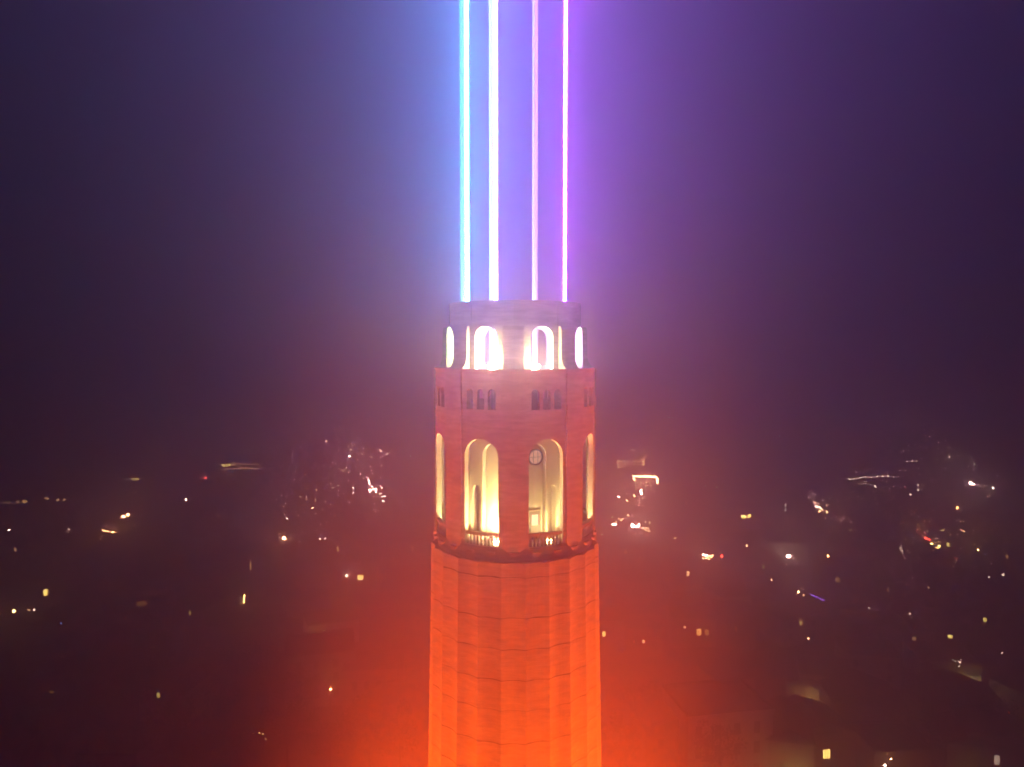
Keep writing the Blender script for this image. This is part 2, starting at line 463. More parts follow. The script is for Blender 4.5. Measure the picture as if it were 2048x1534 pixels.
beam(934.8, (0.05, 0.56, 1.0), 135 * K, 0.115, 0.4, 'white and blue beam of light beside the green one', (.35, .6, 1), 1.2, .21)
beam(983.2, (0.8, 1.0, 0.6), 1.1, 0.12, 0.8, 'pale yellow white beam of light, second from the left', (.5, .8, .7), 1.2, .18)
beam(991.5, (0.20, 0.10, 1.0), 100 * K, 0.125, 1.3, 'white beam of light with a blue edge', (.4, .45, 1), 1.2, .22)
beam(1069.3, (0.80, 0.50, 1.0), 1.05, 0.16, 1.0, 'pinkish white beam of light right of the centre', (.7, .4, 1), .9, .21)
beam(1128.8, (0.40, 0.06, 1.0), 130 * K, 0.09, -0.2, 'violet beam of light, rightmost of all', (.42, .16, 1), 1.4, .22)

# orange floodlights at the foot of the tower
KO = 1.0
for th, e in ((-88, 1.35), (-40, 0.55), (18, 0.75), (52, 0.55), (92, 1.25), (140, 0.9), (-140, 0.9)):
    a = PHI + R_(th)
    ld = bpy.data.lights.new('orange_flood', 'SPOT'); ld.energy = 300000 * KO * e; ld.color = (1.0, 0.108, 0.003)
    ld.spot_size = R_(38); ld.spot_blend = 0.85; ld.shadow_soft_size = 0.4
    lo = bpy.data.objects.new('orange_flood', ld); COL.objects.link(lo)
    lo.location = (18 * math.cos(a), 18 * math.sin(a), 38.5)
    d = Vector((4 * math.cos(a), 4 * math.sin(a), Z_SHAFT - 4)) - lo.location
    lo.rotation_euler = d.to_track_quat('-Z', 'Y').to_euler()

# ------------------------------------------------------------------ the ground: a hill, then slopes rising into the fog
SIG = 0.014
def sstep(a, b, x):
    t = max(0.0, min(1.0, (x - a) / (b - a))); return t * t * (3 - 2 * t)
def ground_z(x, y):
    d = math.hypot(x, y); dc = math.hypot(x - CAM.x, y - CAM.y)
    hill = (Z_BASE - 15) * math.exp(-(max(0, d - 26) / 38) ** 2)
    far = 34 * sstep(125, 450, dc)
    roll = 1.2 * math.sin(x * 0.045 + 1) * math.sin(y * 0.04) * sstep(60, 130, d)
    return 15 + hill + far + roll
def hit(px, py, up=0.0):
    """the point in the picture row/column that stands `up` metres over the ground"""
    d = ray(px, py); d.normalize(); t = 60.0
    while t < 900:
        p = CAM + d * t
        if p.z <= ground_z(p.x, p.y) + up: return p
        t += 0.5
    return CAM + d * 520
def lum(b): return b * 3.6 if b < 3 else 10 + (b - 3) * 0.13
def trans(p): return math.exp(-SIG * (p - CAM).length)

bm = bmesh.new(); NX = 110
gv = {}
xs = [-520 + 1040 * i / NX for i in range(NX + 1)]; ys = [-130 + 860 * j / NX for j in range(NX + 1)]
for j, y in enumerate(ys):
    for i, x in enumerate(xs): gv[i, j] = bm.verts.new((x, y, ground_z(x, y)))
for j in range(NX):
    for i in range(NX): bm.faces.new((gv[i, j], gv[i + 1, j], gv[i + 1, j + 1], gv[i, j + 1]))
g = link('ground', bm, plain('dark_earth', (0.045, 0.042, 0.036), 0.95, 0.4, 0.3), None, True); tag(g, kind='structure')

M['asphalt'] = plain('asphalt', (0.05, 0.05, 0.05), 0.9, 0.2, 0.6)
M['roof'] = plain('tar_roof', (0.09, 0.085, 0.08), 0.9, 0.25, 0.8)
WALLS = [plain('stucco_' + n_, c_, 0.9, 0.1, 0.7) for n_, c_ in (('cream', (0.46, 0.42, 0.33)), ('grey', (0.30, 0.30, 0.29)), ('tan', (0.34, 0.27, 0.19)), ('white', (0.55, 0.54, 0.50)), ('brown', (0.2, 0.15, 0.11)))]
M['glass_dark'] = plain('dark_window', (0.02, 0.022, 0.025), 0.15, 0.1, 2)
M['pole'] = plain('lamp_pole', (0.045, 0.043, 0.038), 0.6, 0.1, 4, 0.0)
M['leaf'] = plain('dark_leaves', (0.05, 0.065, 0.03), 0.8, 0.4, 1.5)
M['bark'] = plain('bark', (0.08, 0.06, 0.045), 0.95, 0.3, 4)

def road(pts, w, label=None):
    bm = bmesh.new(); L = []
    P = [hit(px, py) for px, py in pts]; Q = []
    for a, b in zip(P[:-1], P[1:]):
        n_ = max(1, int((b - a).length / 6))
        Q += [a.lerp(b, i / n_) for i in range(n_)]
    Q.append(P[-1])
    for i, p in enumerate(Q):
        t = (Q[min(i + 1, len(Q) - 1)] - Q[max(i - 1, 0)]); t.z = 0; t.normalize(); s_ = Vector((-t.y, t.x, 0))
        L.append([bm.verts.new((q.x, q.y, ground_z(q.x, q.y) + 0.12)) for q in (p - s_ * w, p, p + s_ * w)])
    for a, b in zip(L[:-1], L[1:]):
        for k in range(2): bm.faces.new((a[k], a[k + 1], b[k + 1], b[k]))
    o = link('road', bm, M['asphalt']); tag(o, kind='structure'); return o
road([(1440, 1085), (1640, 1200), (1860, 1290), (2060, 1400)], 4.5)
road([(1250, 1060), (1440, 1085), (1700, 1010), (1960, 960)], 4)
road([(900, 1080), (640, 1110), (300, 1130), (-20, 1160)], 4)
road([(480, 1250), (640, 1110), (760, 980), (800, 920)], 4)
road([(1240, 1180), (1420, 1290), (1620, 1420), (1800, 1560)], 4.5)
road([(-20, 1020), (250, 1035), (500, 1000), (760, 980)], 4)

GM = {}
def gm(col, L, sample):
    k = (tuple(round(c, 2) for c in col), float('%.2g' % L), sample)
    if k not in GM: GM[k] = glow('lit_lamp', col, k[1], sample)
    return GM[k]
WARM, WHITE, AMBER, YEL, RED, BLUE, VIO = (1, .48, .2), (1, .68, .5), (1, .42, .1), (1, .68, .16), (1, .05, .03), (.15, .25, 1), (.35, .12, 1)
def sph(bm, r, c=(0, 0, 0), sq=1.0, n=8):
    lathe(bm, [(0.05 * r, c[2] - r * sq), (r * .7, c[2] - r * .7 * sq), (r, c[2]), (r * .7, c[2] + r * .7 * sq), (0.05 * r, c[2] + r * sq)], n, c[0], c[1])

def street_lamp(px, py, col, b, label, group=None, r=0.3, up=6.0, sample=None):
    p = hit(px, py, up); z0 = ground_z(p.x, p.y)
    t = empty('street_lamp', (p.x, p.y, z0)); tag(t, label, 'street lamp', group)
    h = p.z - z0; bm = bmesh.new(); q = 1.0 if (p - CAM).length < 170 else 0.3
    lathe(bm, [(0.11 * q, 0), (0.11 * q, 0.8), (0.07 * q, 0.9), (0.05 * q, h - r * .9)], 6)
    link('pole', bm, M['pole'], t)
    bm = bmesh.new(); sph(bm, r, (0, 0, h))
    link('lamp_globe', bm, gm(col, lum(b) / trans(p), b >= 3 if sample is None else sample), t, True)
    return t

def wbox(bm, m4, *a):
    k = len(bm.verts); box(bm, *a)
    bm.verts.ensure_lookup_table()
    for v in bm.verts[k:]: v.co = m4 @ v.co

def house(px, py, up, w, dep, h, yaw, wall, label, cat='house', name='house', lit=(), dark=(), gable=0.0, group=None, cornice=True, dist=None, under=0.0):
    """facade centre, `up` metres over its ground, at picture point px, py; windows as (x, z, w, h[, col, b]) on the facade, metres from its centre foot"""
    p = hit(px, py, up)
    z0 = p.z - up - under
    t = empty(name, (p.x, p.y, z0), R_(yaw)); tag(t, label, cat, group)
    bm = bmesh.new()
    box(bm, -w / 2, w / 2, 0, dep, -3, h)
    link('wall', bm, WALLS[wall], t)
    bm = bmesh.new()
    if gable:
        e = 0.3
        v = [bm.verts.new(c) for c in ((-w / 2 - e, -e, h + .003), (w / 2 + e, -e, h + .003), (0, -e, h + gable), (-w / 2 - e, dep + e, h + .003), (w / 2 + e, dep + e, h + .003), (0, dep + e, h + gable))]
        for f in ((0, 1, 2), (3, 5, 4), (0, 2, 5, 3), (1, 4, 5, 2), (0, 3, 4, 1)): bm.faces.new([v[i] for i in f])
    else:
        box(bm, -w / 2 + .25, w / 2 - .25, .25, dep - .25, h + .002, h + .12)
        for a in ((-w / 2 - .05, w / 2 + .05, -.05, .2, h + .003, h + .5), (-w / 2 - .05, w / 2 + .05, dep - .2, dep + .05, h + .003, h + .5), (-w / 2 - .05, -w / 2 + .2, .201, dep - .201, h + .003, h + .5), (w / 2 - .2, w / 2 + .05, .201, dep - .201, h + .003, h + .5)): box(bm, *a)
    link('roof', bm, M['roof'], t)
    if cornice and not gable:
        bm = bmesh.new(); box(bm, -w / 2 - .12, w / 2 + .12, -.3, -.052, h - .25, h + .25); link('cornice', bm, WALLS[wall], t)
    for x, z, ww, hh in dark:
        bm = bmesh.new(); box(bm, x - ww / 2, x + ww / 2, -.02, .02, z, z + hh)
        o = link('window', bm, M['glass_dark'], t)
        bm = bmesh.new()
        for a in ((x - ww / 2 - .12, x + ww / 2 + .12, -.08, .01, z - .14, z - .002), (x - ww / 2 - .1, x - ww / 2 - .002, -.05, .01, z, z + hh), (x + ww / 2 + .002, x + ww / 2 + .1, -.05, .01, z, z + hh), (x - ww / 2 - .1, x + ww / 2 + .1, -.05, .01, z + hh + .002, z + hh + .12)): box(bm, *a)
        link('window_frame', bm, WALLS[wall], o)
    for x, z, ww, hh, col, b in lit:
        bm = bmesh.new(); box(bm, x - ww / 2, x + ww / 2, -.03, .02, z, z + hh)
        o = link('lit_window', bm, gm(col, 1.0 * b / trans(p), b >= 4), t)
        if ww > 1.2:
            bm = bmesh.new()
            for k in range(1, 3): box(bm, x - ww / 2 + ww * k / 3 - .05, x - ww / 2 + ww * k / 3 + .05, -.06, -.031, z, z + hh)
            box(bm, x - ww / 2 - .1, x + ww / 2 + .1, -.08, .01, z - .14, z - .002)
            link('window_frame', bm, M['pole'], o)
    return t

def light_point(name, px, py, col, b, label, cat, group=None, r=0.2, up=3.0, shape='ball', size=None, sample=None):
    """small lamp standing `up` metres over the ground on a slim bracket post"""
    p = hit(px, py, up); z0 = ground_z(p.x, p.y)
    t = empty(name, (p.x, p.y, z0)); tag(t, label, cat, group); h = p.z - z0
    bm = bmesh.new(); box(bm, -.05, .05, -.05, .05, 0, h - r * .8); link('post', bm, M['pole'], t)
    bm = bmesh.new()
    if shape == 'ball': sph(bm, r, (0, 0, h))
    else: box(bm, -size[0] / 2, size[0] / 2, -.1, .1, h - size[1] / 2, h + size[1] / 2)
    link('lamp_head' if shape == 'ball' else 'lit_panel', bm, gm(col, lum(b) / trans(p), b >= 3 if sample is None else sample), t)
    return t
# ------------------------------------------------------------------ houses with lit windows
def win_house(px, py, wpx, hpx, col, b, label, w=9, h=9, up=5.0, wall=0, yaw=0, extra=(), name='house', cat='house', gable=0, dep=10, group=None):
    p = hit(px, py, up); k = (p - CAM).length / FPX
    lit = [(0, up - hpx * k / 2, wpx * k, hpx * k, col, b)]
    for ex, ey, ew, eh, ec, eb in extra: lit.append((ex * k, up - ey * k - eh * k / 2, ew * k, eh * k, ec, eb))
    return house(px, py, up, w, dep, h, yaw, wall, label, cat, name, lit, (), gable, group)
win_house(1653, 1508, 12, 15, YEL, 1.3, 'dark house at the bottom with one bright yellow three paned window', 11, 8, 4.5, 4, 8, gable=2)
win_house(1652, 1386, 5, 11, YEL, .35, 'tan hillside house with a dim yellow window under its sloping eave', 10, 7, 4, 2, -18, ((25, 0, 5, 12, AMBER, .10), (43, -1, 6, 14, AMBER, .08)))
GW = win_house(1899, 1350, 11, 14, YEL, .42, 'pale garden house with one yellow window beside a string of bulbs', 12, 6, 3.5, 0, -12, ((38, 4, 16, 12, YEL, .07),))
win_house(1828, 1279, 6, 8, WARM, .16, 'low house with two faint windows above the hanging bulbs', 9, 6, 4, 3, -10, ((-8, -4, 6, 10, WARM, .16),))
win_house(1970, 1240, 5, 7, YEL, .45, 'dark block with a single small amber yellow window at the right', 10, 12, 8, 4, -20)
win_house(2007, 1232, 4, 7, WHITE, .55, 'dark block with two cool white windows one above the other', 10, 13, 9, 4, -20, ((0, 9, 5, 7, WHITE, .45),))
win_house(2042, 1251, 4, 7, WARM, .25, 'dark house at the right edge with one dim orange window', 8, 9, 6, 4, -20)
win_house(1900, 1273, 7, 5, YEL, .7, 'dark house with a small wide yellow window above the string of bulbs', 9, 8, 5, 4, -14)
win_house(1994, 1520, 7, 14, WHITE, .25, 'grey house in the bottom right corner with a faint tall window', 9, 9, 5, 1, -15)
win_house(1884, 1063, 5, 6, YEL, .9, 'house with a square yellow window over the coloured roof deck lights', 9, 8, 6, 4, -14)
win_house(1896, 1089, 4, 6, YEL, .55, 'house with a narrow yellow window beside the roof deck lights', 8, 7, 4, 4, -14)
win_house(1376, 1147, 5, 9, WARM, 1.0, 'house with one tall cream window in the orange glow beside the shaft', 9, 8, 5, 2, 10)
win_house(1676, 1160, 7, 9, AMBER, .10, 'tan house with one faint brown lit window on the dark slope', 9, 8, 5, 2, -8)
win_house(1700, 1060, 5, 3, WARM, .35, 'low house with a small dim strip window above the long dark street', 10, 6, 4, 1, -8)
win_house(1571, 1010, 3, 5, WHITE, .5, 'tall narrow house with two small pale windows stacked', 7, 12, 9, 1, 0, ((0, 9, 3, 5, WHITE, .45),))
win_house(1488, 1034, 10, 5, YEL, 1.5, 'house with two wide yellow windows glowing in the fog', 12, 8, 5, 2, 5, ((10, -2, 6, 5, YEL, 1.2),))
win_house(91, 1185, 6, 10, YEL, .9, 'dark house with one bright yellow window on the far left', 9, 8, 5, 4, 15)
win_house(283, 1207, 16, 8, AMBER, .06, 'house with a barely lit row of windows on the dark left slope', 12, 8, 5, 1, 12)
win_house(50, 1003, 6, 5, WARM, .28, 'long low building with a row of dim windows at the far left edge', 22, 8, 5, 1, 15, ((-10, 0, 4, 4, WARM, .16), (32, -3, 7, 2, WARM, .3), (48, 0, 4, 5, WARM, .3), (57, 0, 4, 4, WARM, .22), (-26, 0, 10, 5, WARM, .06)))
win_house(271, 958, 12, 3, YEL, .4, 'building with one thin yellow strip of window high in the left haze', 14, 9, 6, 1, 10, ((-2, 24, 8, 2, WARM, .3),))
win_house(721, 1155, 10, 9, YEL, 1.1, 'house with a square amber window beside the shaft, brightest on the left', 10, 9, 5, 2, 5)
win_house(676, 1098, 3, 9, WARM, .5, 'narrow house with a tall pale window left of the balustrade', 7, 9, 6, 1, 5)
win_house(501, 1131, 2, 18, AMBER, .35, 'tall dark house with one thin vertical stair light', 8, 13, 9, 4, 8)
win_house(825, 1098, 3, 12, WARM, .25, 'pale house against the left edge of the tower with a slim dim window', 14, 7, 5, 3, 0)
win_house(1208, 1268, 6, 10, YEL, .7, 'house touching the right edge of the shaft with a yellow lit wall corner', 9, 8, 5, 0, -5)
win_house(1287, 1283, 5, 6, WARM, .55, 'house with a small lit window in the orange haze right of the shaft', 9, 7, 4, 2, 0, ((-18, 0, 3, 4, WARM, .25),))
win_house(1398, 1264, 8, 12, AMBER, .5, 'tan house with an amber lit bay behind railings', 13, 7, 4, 2, -5, ((-26, -8, 4, 4, WARM, .6), (14, 0, 8, 10, AMBER, .15)))
win_house(1472, 1258, 4, 9, AMBER, .10, 'dark house with one faint brown window right of the amber bay', 9, 8, 5, 4, -8)
win_house(126, 1328, 4, 6, WARM, .06, 'dark hillside house at the left with a hardly visible window', 8, 7, 4, 4, 10)
win_house(104, 1384, 6, 4, AMBER, .10, 'lowest dark house at the left with a faint amber window', 8, 7, 4, 4, 10)
win_house(305, 1294, 8, 3, WARM, .05, 'dark house in the lower left haze with a thin faint window strip', 9, 7, 4, 4, 10)
# ------------------------------------------------------------------ bigger buildings that can be made out
def dwin(w, xs, zs, ww, hh): return [(x * w / 2, z, ww, hh) for x in xs for z in zs]
PH = house(1462, 1434, 11.5, 15, 11, 12, 10, 3, 'pale three storey apartment house with rows of dark windows at the bottom', 'apartment house', 'apartment_house', (), dwin(15, (-.75, -.3, .15, .62), (1.2, 5.0, 8.4), 1.1, 2.0))
GH = house(1580, 1478, 8.5, 7.5, 12, 8, -14, 0, 'gabled yellow wall lit by a lamp, joined beside the pale apartment house', 'house', 'gabled_house', (), [(-1.2, 2.2, .7, 2.2), (1.3, 1.0, .6, 1.6)], 2.2)
OH = house(1806, 1515, 5.5, 10, 9, 6.5, 4, 2, 'orange lit house front with tall dark windows on the bottom street', 'house', 'house', (), dwin(10, (-.7, -.3, .3, .7), (1.2,), .8, 2.2))
AH = house(1952, 1514, 5, 9, 9, 7, -10, 0, 'yellowish wall with an arched doorway near the bottom right corner', 'house', 'house', (), [(1.5, .6, 2.2, 3.2)], 1.5)
WH = house(1968, 1050, 8, 42, 12, 9.0, -22, 0, 'long cream warehouse wall lit from below behind dark rooftops on the right', 'warehouse', 'warehouse', (), dwin(42, (-.62, -.1, .22, .8), (2.5,), .5, 4.5))
LH = house(548, 1094, 5, 14, 12, 6, 12, 3, 'white low roofed building lit by the bright lamp behind it', 'building', 'low_building', (), dwin(14, (-.5, .4), (1.5,), 1.0, 1.5))
BH = house(640, 1330, 9, 14, 12, 11, 14, 1, 'grey block rising behind the dark trees left of the shaft', 'building', 'apartment_house', (), dwin(14, (-.6, -.1, .45), (2, 5.5, 8.3), 1.1, 1.7))
house(745, 1352, 8, 12, 10, 9, 6, 2, 'flat roofed house in the orange haze close left of the shaft', 'house', 'house', (), dwin(12, (-.6, -.2, .2, .6), (1.5, 5.2), 1.0, 1.8))
house(510, 1265, 5, 13, 9, 6, 14, 4, 'dark flat roofed building beside the mast with three lamps', 'building', 'low_building', (), dwin(13, (-.5, .3), (1.5,), 1.0, 1.5))
EH = house(1620, 1378, 4.5, 9, 8, 5, -25, 0, 'low wall of a hillside house lit along its eave', 'house', 'house', (), dwin(9, (-.2,), (1.2,), 1.0, 1.5), 1.6)
house(1350, 1480, 6, 10, 9, 8, 8, 4, 'brown house left of the pale apartment house, sunk in orange fog', 'house', 'house', (), dwin(10, (-.5, .1, .6), (1.2, 4.6), 1.0, 1.8), 1.8)
house(1740, 1420, 6, 13, 10, 7, -8, 4, 'dark roofed house below the hanging bulbs', 'house', 'house', (), dwin(13, (-.6, 0, .6), (1.5,), 1.1, 1.8), 2.4)
house(1930, 1425, 5, 15, 11, 6, -14, 4, 'broad dark house on the slope under the lit garden', 'house', 'house', (), dwin(15, (-.6, 0, .6), (1.5,), 1.1, 1.8), 2.6)
house(1760, 1262, 6, 14, 10, 7, -6, 4, 'dark shop building with two red vertical neon signs', 'building', 'shop_building', (), dwin(14, (-.6, -.3, 0, .3), (1.5, 4.5), 1.0, 1.5))
# the two buildings with rows of lit windows and the one with the light strip
def grid_building(px, py, up, w, h, rows, label, name='office_building', wall=1, yaw=0, dep=14):
    p = hit(px, py, up); k = (p - CAM).length / FPX; lit = []
    for (dx, dy, ww, hh, col, b) in rows: lit.append((dx * k, up - dy * k - hh * k / 2, ww * k, hh * k, col, b))
    return house(px, py, up, w, dep, h, yaw, wall, label, 'office building', name, lit, ())
rows = [(dx, dy, ww, 2.6, WARM, b) for dy in (-6, 0, 6) for dx, ww, b in ((-25, 4, .8), (-19, 7, .3), (-12, 5, .45), (-2, 7, .22), (6, 3, .7), (15, 7, .3), (24, 5, .9))]
grid_building(1262, 929, 12, 16, 15, rows, 'office block with three rows of warm lit windows right of the loggia', yaw=-4)
rows = [(0, 0, 46, 3, WARM, 9), (-21, 5, 4, 4, WARM, 4), (24, 8, 3.5, 11, WARM, 8)] + [(dx, dy, 2, 2.4, WARM, .9) for dx in (-18, -8, 2, 11) for dy in (12, 18, 25)] + [(-7, 31, 5, 10, WHITE, 6), (-20, 38, 4, 5, WARM, 3), (-2, 44, 8, 2, WARM, .5)]
grid_building(1290, 953, 15, 12, 16, rows, 'tower block crowned by a blazing strip of light right of the tower', yaw=-4)
rows = [(-32 + 4.2 * i, 0, 3, 4.5, YEL, .8) for i in range(4)] + [(-14 + 5 * i, -1, 3, 2, WARM, .22) for i in range(10)] + [(-32 + 5.4 * i, 7, 3, 2, WARM, .3) for i in range(13)]
grid_building(480, 930, 8, 20, 11, rows, 'long building with two rows of lit windows high on the left', yaw=8)
rows = [(-6 + 4 * i, (i % 3) * 2, 2.5, 2, WARM, .5) for i in range(6)]
grid_building(684, 938, 6, 10, 8, rows, 'building with a faint lit front below the white street lamp', yaw=6)
rows = [(0, 0, 6, 4, WARM, .5), (9, -3, 5, 3, WHITE, .6), (2, 3, 3, 2, WARM, .6), (-9, -14, 9, 3, WHITE, .22)]
grid_building(1276, 914, 9, 9, 11, rows, 'upper storeys with a few scattered lit windows above the office block', yaw=-4)
# ------------------------------------------------------------------ street lamps, brightest first
for a in (
 (1265, 1051, WHITE, 150, 'dazzling white street lamp with a wide halo right of the loggia', None, .55),
 (1577, 1112, WHITE, 70, 'bright white street lamp with a round halo over the dark street', None, .5),
 (568, 1076, WARM, 60, 'bright warm street lamp over the white low building', None, .5),
 (604, 1269, WARM, 40, 'bright warm street lamp above the dark trees left of the shaft', None, .36),
 (740, 979, WHITE, 30, 'brightest white lamp of the cluster left of the loggia', None, .4),
 (700, 912, WHITE, 16, 'single white street lamp highest on the left of the tower', None, .36),
 (247, 1033, WARM, 26, 'bright warm street lamp, larger of a close pair on the left', None, .45),
 (255, 1030, WARM, 18, 'bright warm street lamp, smaller of a close pair on the left', None, .34),
 (226, 1064, AMBER, 7, 'amber street lamp at the end of a short row of dots', None, .32),
 (28, 1222, YEL, 20, 'amber yellow street lamp with a glow at the left edge', None, .3),
 (683, 1076, WHITE, 8, 'small white street lamp above the tall pale window', None, .34),
 (693, 1151, WHITE, 3.2, 'small white street lamp next to the square amber window', None, .26),
 (1941, 966, WHITE, 9, 'white street lamp with a glow high on the right', None, .45),
 (1947, 968, WHITE, 4, 'dimmer white street lamp beside the glowing one high on the right', None, .35),
 (1987, 976, WHITE, 4, 'white street lamp shining on a pale roof at the far right', None, .34),
 (1914, 1016, AMBER, 4, 'amber street lamp above the long cream warehouse', None, .3),
 (1656, 1112, AMBER, 3.5, 'small amber street lamp right of the haloed white one', None, .28),
 (1597, 1497, YEL, 14, 'yellow wall lamp height street lamp at the corner of the gabled yellow house', None, .2),
 (1782, 1518, WARM, 9, 'warm street lamp on the bottom street before the orange house front', None, .14),
 (1770, 1531, WHITE, 14, 'white street lamp at the very bottom, cut by the frame', None, .2),
 (1838, 1506, WARM, 3.5, 'small street lamp right of the orange house front', None, .12),
 (604 + 44, 1262, WARM, 1.6, 'low street lamp with a faint arc of light right of the bright one', None, .26),
 (1597, 1184, WARM, 4, 'warm street lamp beside the thin purple neon tube', None, .26),
 (1607, 1190, WARM, .5, 'dim street lamp just before the thin purple neon tube', None, .2),
 (1543, 1160, WARM, 1.0, 'small street lamp halfway down the diagonal street', None, .22),
 (1617, 1277, WARM, 1.2, 'lone small street lamp on the dark slope above the eave lit house', None, .2),
 (372, 999, WHITE, 1.5, 'small white street lamp alone right of the warm pair', None, .3),
 (411, 956, RED, 1.2, 'tiny red lamp alone under the long lit building', None, .3),
 (625, 1016, WARM, 2.6, 'small warm street lamp under the left cluster', None, .34),
 (574, 1037, WHITE, .8, 'tiny white street lamp above the bright warm one', None, .26),
 (531, 1079, WHITE, .6, 'tiny white street lamp left of the bright warm one', None, .24),
 (1410, 972, WARM, 1.0, 'lone faint street lamp in the haze right of the blazing tower block', None, .36),
 (1433, 974, WARM, .4, 'fainter neighbour of the lone street lamp in the right haze', None, .3),
 (1517, 1014, WARM, 1.0, 'small street lamp above and right of the yellow windows', None, .3),
 (1493, 1092, WARM, 1.1, 'small warm street lamp left of the haloed white one', None, .26),
 (1350, 1076, WARM, .6, 'faint street lamp between the dazzling lamp and the flashing cluster', None, .28),
 (1204, 1069, WARM, .7, 'faint street lamp just right of the loggia edge', None, .26),
 (1254, 1002, WARM, 1.6, 'small warm street lamp under the blazing tower block', None, .34),
 (1237, 994, WHITE, 3.5, 'white street lamp left of the blazing tower block foot', None, .34),
 (1900, 913, WHITE, 1.2, 'lone white street lamp highest on the far right', None, .38),
 (1948, 928, WHITE, .6, 'faint white street lamp below the highest one on the far right', None, .34),
 (1560, 871, WHITE, .9, 'faint white lamp alone high in the purple haze on the right', None, .4),
 (18, 1060, WHITE, .8, 'small white street lamp at the far left edge', None, .3),
 (138, 1059, WHITE, .5, 'tiny white street lamp left of the amber row', None, .26),
 (68, 1220, WHITE, .9, 'small white street lamp right of the amber yellow one', None, .2),
 (58, 1220, WARM, .3, 'faint slim street lamp between two brighter ones on the left edge', None, .18),
 (122, 1247, BLUE, .25, 'hardly visible bluish lamp on the dark left slope', None, .2),
 (518, 1327, WARM, .2, 'faint lamp alone above the dark trees', None, .2),
 (2006, 1150, WHITE, .3, 'faint pale lamp on the dark slope under the warehouse', None, .35),
 (1978, 1154, WHITE, .6, 'tiny white lamp left of the faint pale one under the warehouse', None, .2),
 (1857, 1175, WARM, .2, 'faint warm lamp below the roof deck string lights', None, .24),
 (1738, 1216, WHITE, .3, 'tiny lamp above the red neon signs', None, .18),
 (1820, 1228, WHITE, .5, 'tiny white lamp right of the red neon signs', None, .18),
 (1932, 1266, WHITE, .5, 'tiny white lamp near the small wide yellow window', None, .16),
 (2004, 1306, WHITE, .4, 'tiny white lamp over the right garden', None, .16),
 (2017, 1425, RED, .4, 'small dim red lamp low at the right edge', None, .16),
 (1971, 1030, WHITE, .4, 'tiny white lamp on a mast above the warehouse', None, .24),
 (1928, 1062, WARM, .5, 'tiny warm lamp before the warehouse wall', None, .22),
): street_lamp(*a[:6], r=a[6])
def row(pts, col, b, label, group, r):
    for px, py in pts: street_lamp(px, py, col, b, label, group, r)
row(((698, 892), (705, 892), (702, 898), (706, 930), (743, 913), (744, 916), (725, 908), (763, 901), (774, 908), (778, 906), (821, 913), (666, 930), (842, 831), (652, 883), (667, 883)), WARM, .55, 'tiny street lamp scattered in the haze at the left of the loggia', 'tiny street lamps left of the loggia', .3)
row(((747, 978), (752, 978), (706, 976), (706, 985), (737, 961), (739, 967), (743, 973), (739, 983), (752, 983)), WHITE, 2.2, 'small white lamp of the bright cluster left of the loggia', 'white lamps of the left cluster', .3)
row(((762, 974), (762, 978), (761, 988), (765, 993), (770, 993), (765, 1002), (767, 1002)), WHITE, .9, 'tiny white lamp trailing down from the bright cluster left of the loggia', 'tiny lamps trailing from the left cluster', .28)
row(((600, 994), (613, 994), (614, 998), (632, 980), (632, 1001), (666, 976), (676, 970)), WARM, .35, 'very faint warm lamp left of the bright cluster', 'very faint lamps left of the cluster', .3)
row(((206, 1061), (211, 1062), (217, 1063)), WARM, .9, 'tiny warm lamp in the short row before the amber street lamp', 'short row of lamps before the amber lamp', .28)
row(((640, 1077), (650, 1077)), WHITE, .8, 'tiny white lamp of a pair right of the warm street lamp', 'pair of tiny lamps', .28)
row(((495, 1467), (506, 1467), (519, 1466), (526, 1468), (532, 1478), (497, 1463)), YEL, .25, 'tiny yellow garden lamp in the dark trees at the bottom left', 'garden lamps in the dark trees', .12)
row(((1337, 834), (1344, 835), (1353, 836), (1366, 836)), WHITE, .5, 'tiny pale lamp in the highest row of dots in the purple haze', 'highest row of lamps', .36)
row(((1699, 958), (1709, 957), (1720, 955), (1731, 954), (1742, 954), (1754, 953), (1731, 965), (1741, 968), (1750, 972), (1787, 955), (1766, 953), (1776, 952)), WHITE, .5, 'tiny pale lamp in the double row of dots at the right', 'double row of lamps on the right', .32)
row(((1814, 923), (1824, 922), (1832, 922), (1808, 903), (1874, 918)), WHITE, .3, 'very faint lamp in the haze high at the right', 'very faint lamps high on the right', .34)
row(((1836, 970), (1837, 981), (1821, 989)), WHITE, .4, 'faint lamp below the double row of dots', 'faint lamps below the double row', .3)
row(((1224, 1034), (1256, 1030), (1242, 1041), (1237, 1037), (1232, 1043), (1246, 1038)), WARM, .6, 'tiny warm lamp above the dazzling white street lamp', 'tiny lamps above the dazzling lamp', .28)
row(((1226, 1049), (1231, 1049), (1272, 1053), (1277, 1053), (1278, 1049)), WHITE, 4, 'white lamp close beside the dazzling white street lamp', 'white lamps beside the dazzling lamp', .3)
row(((1286, 1056), (1292, 1055), (1296, 1057), (1290, 1060), (1297, 1062), (1299, 1046), (1291, 1044)), WARM, .8, 'tiny warm lamp in the patch right of the dazzling white street lamp', 'lamps in the patch right of the dazzling lamp', .26)
row(((1407, 1110), (1410, 1112), (1413, 1110)), WHITE, 5, 'white lamp at the head of the flashing cluster on the street', 'white lamps of the street cluster', .28)
row(((1416, 1114), (1420, 1112), (1425, 1111), (1418, 1118), (1406, 1117), (1423, 1115), (1412, 1117)), WARM, 1.2, 'small warm lamp of the flashing cluster on the street', 'warm lamps of the street cluster', .24)
row(((1442, 1113), (1445, 1114), (1444, 1111)), RED, .9, 'small red lamp right of the flashing street cluster', 'red lamps by the street cluster', .24)
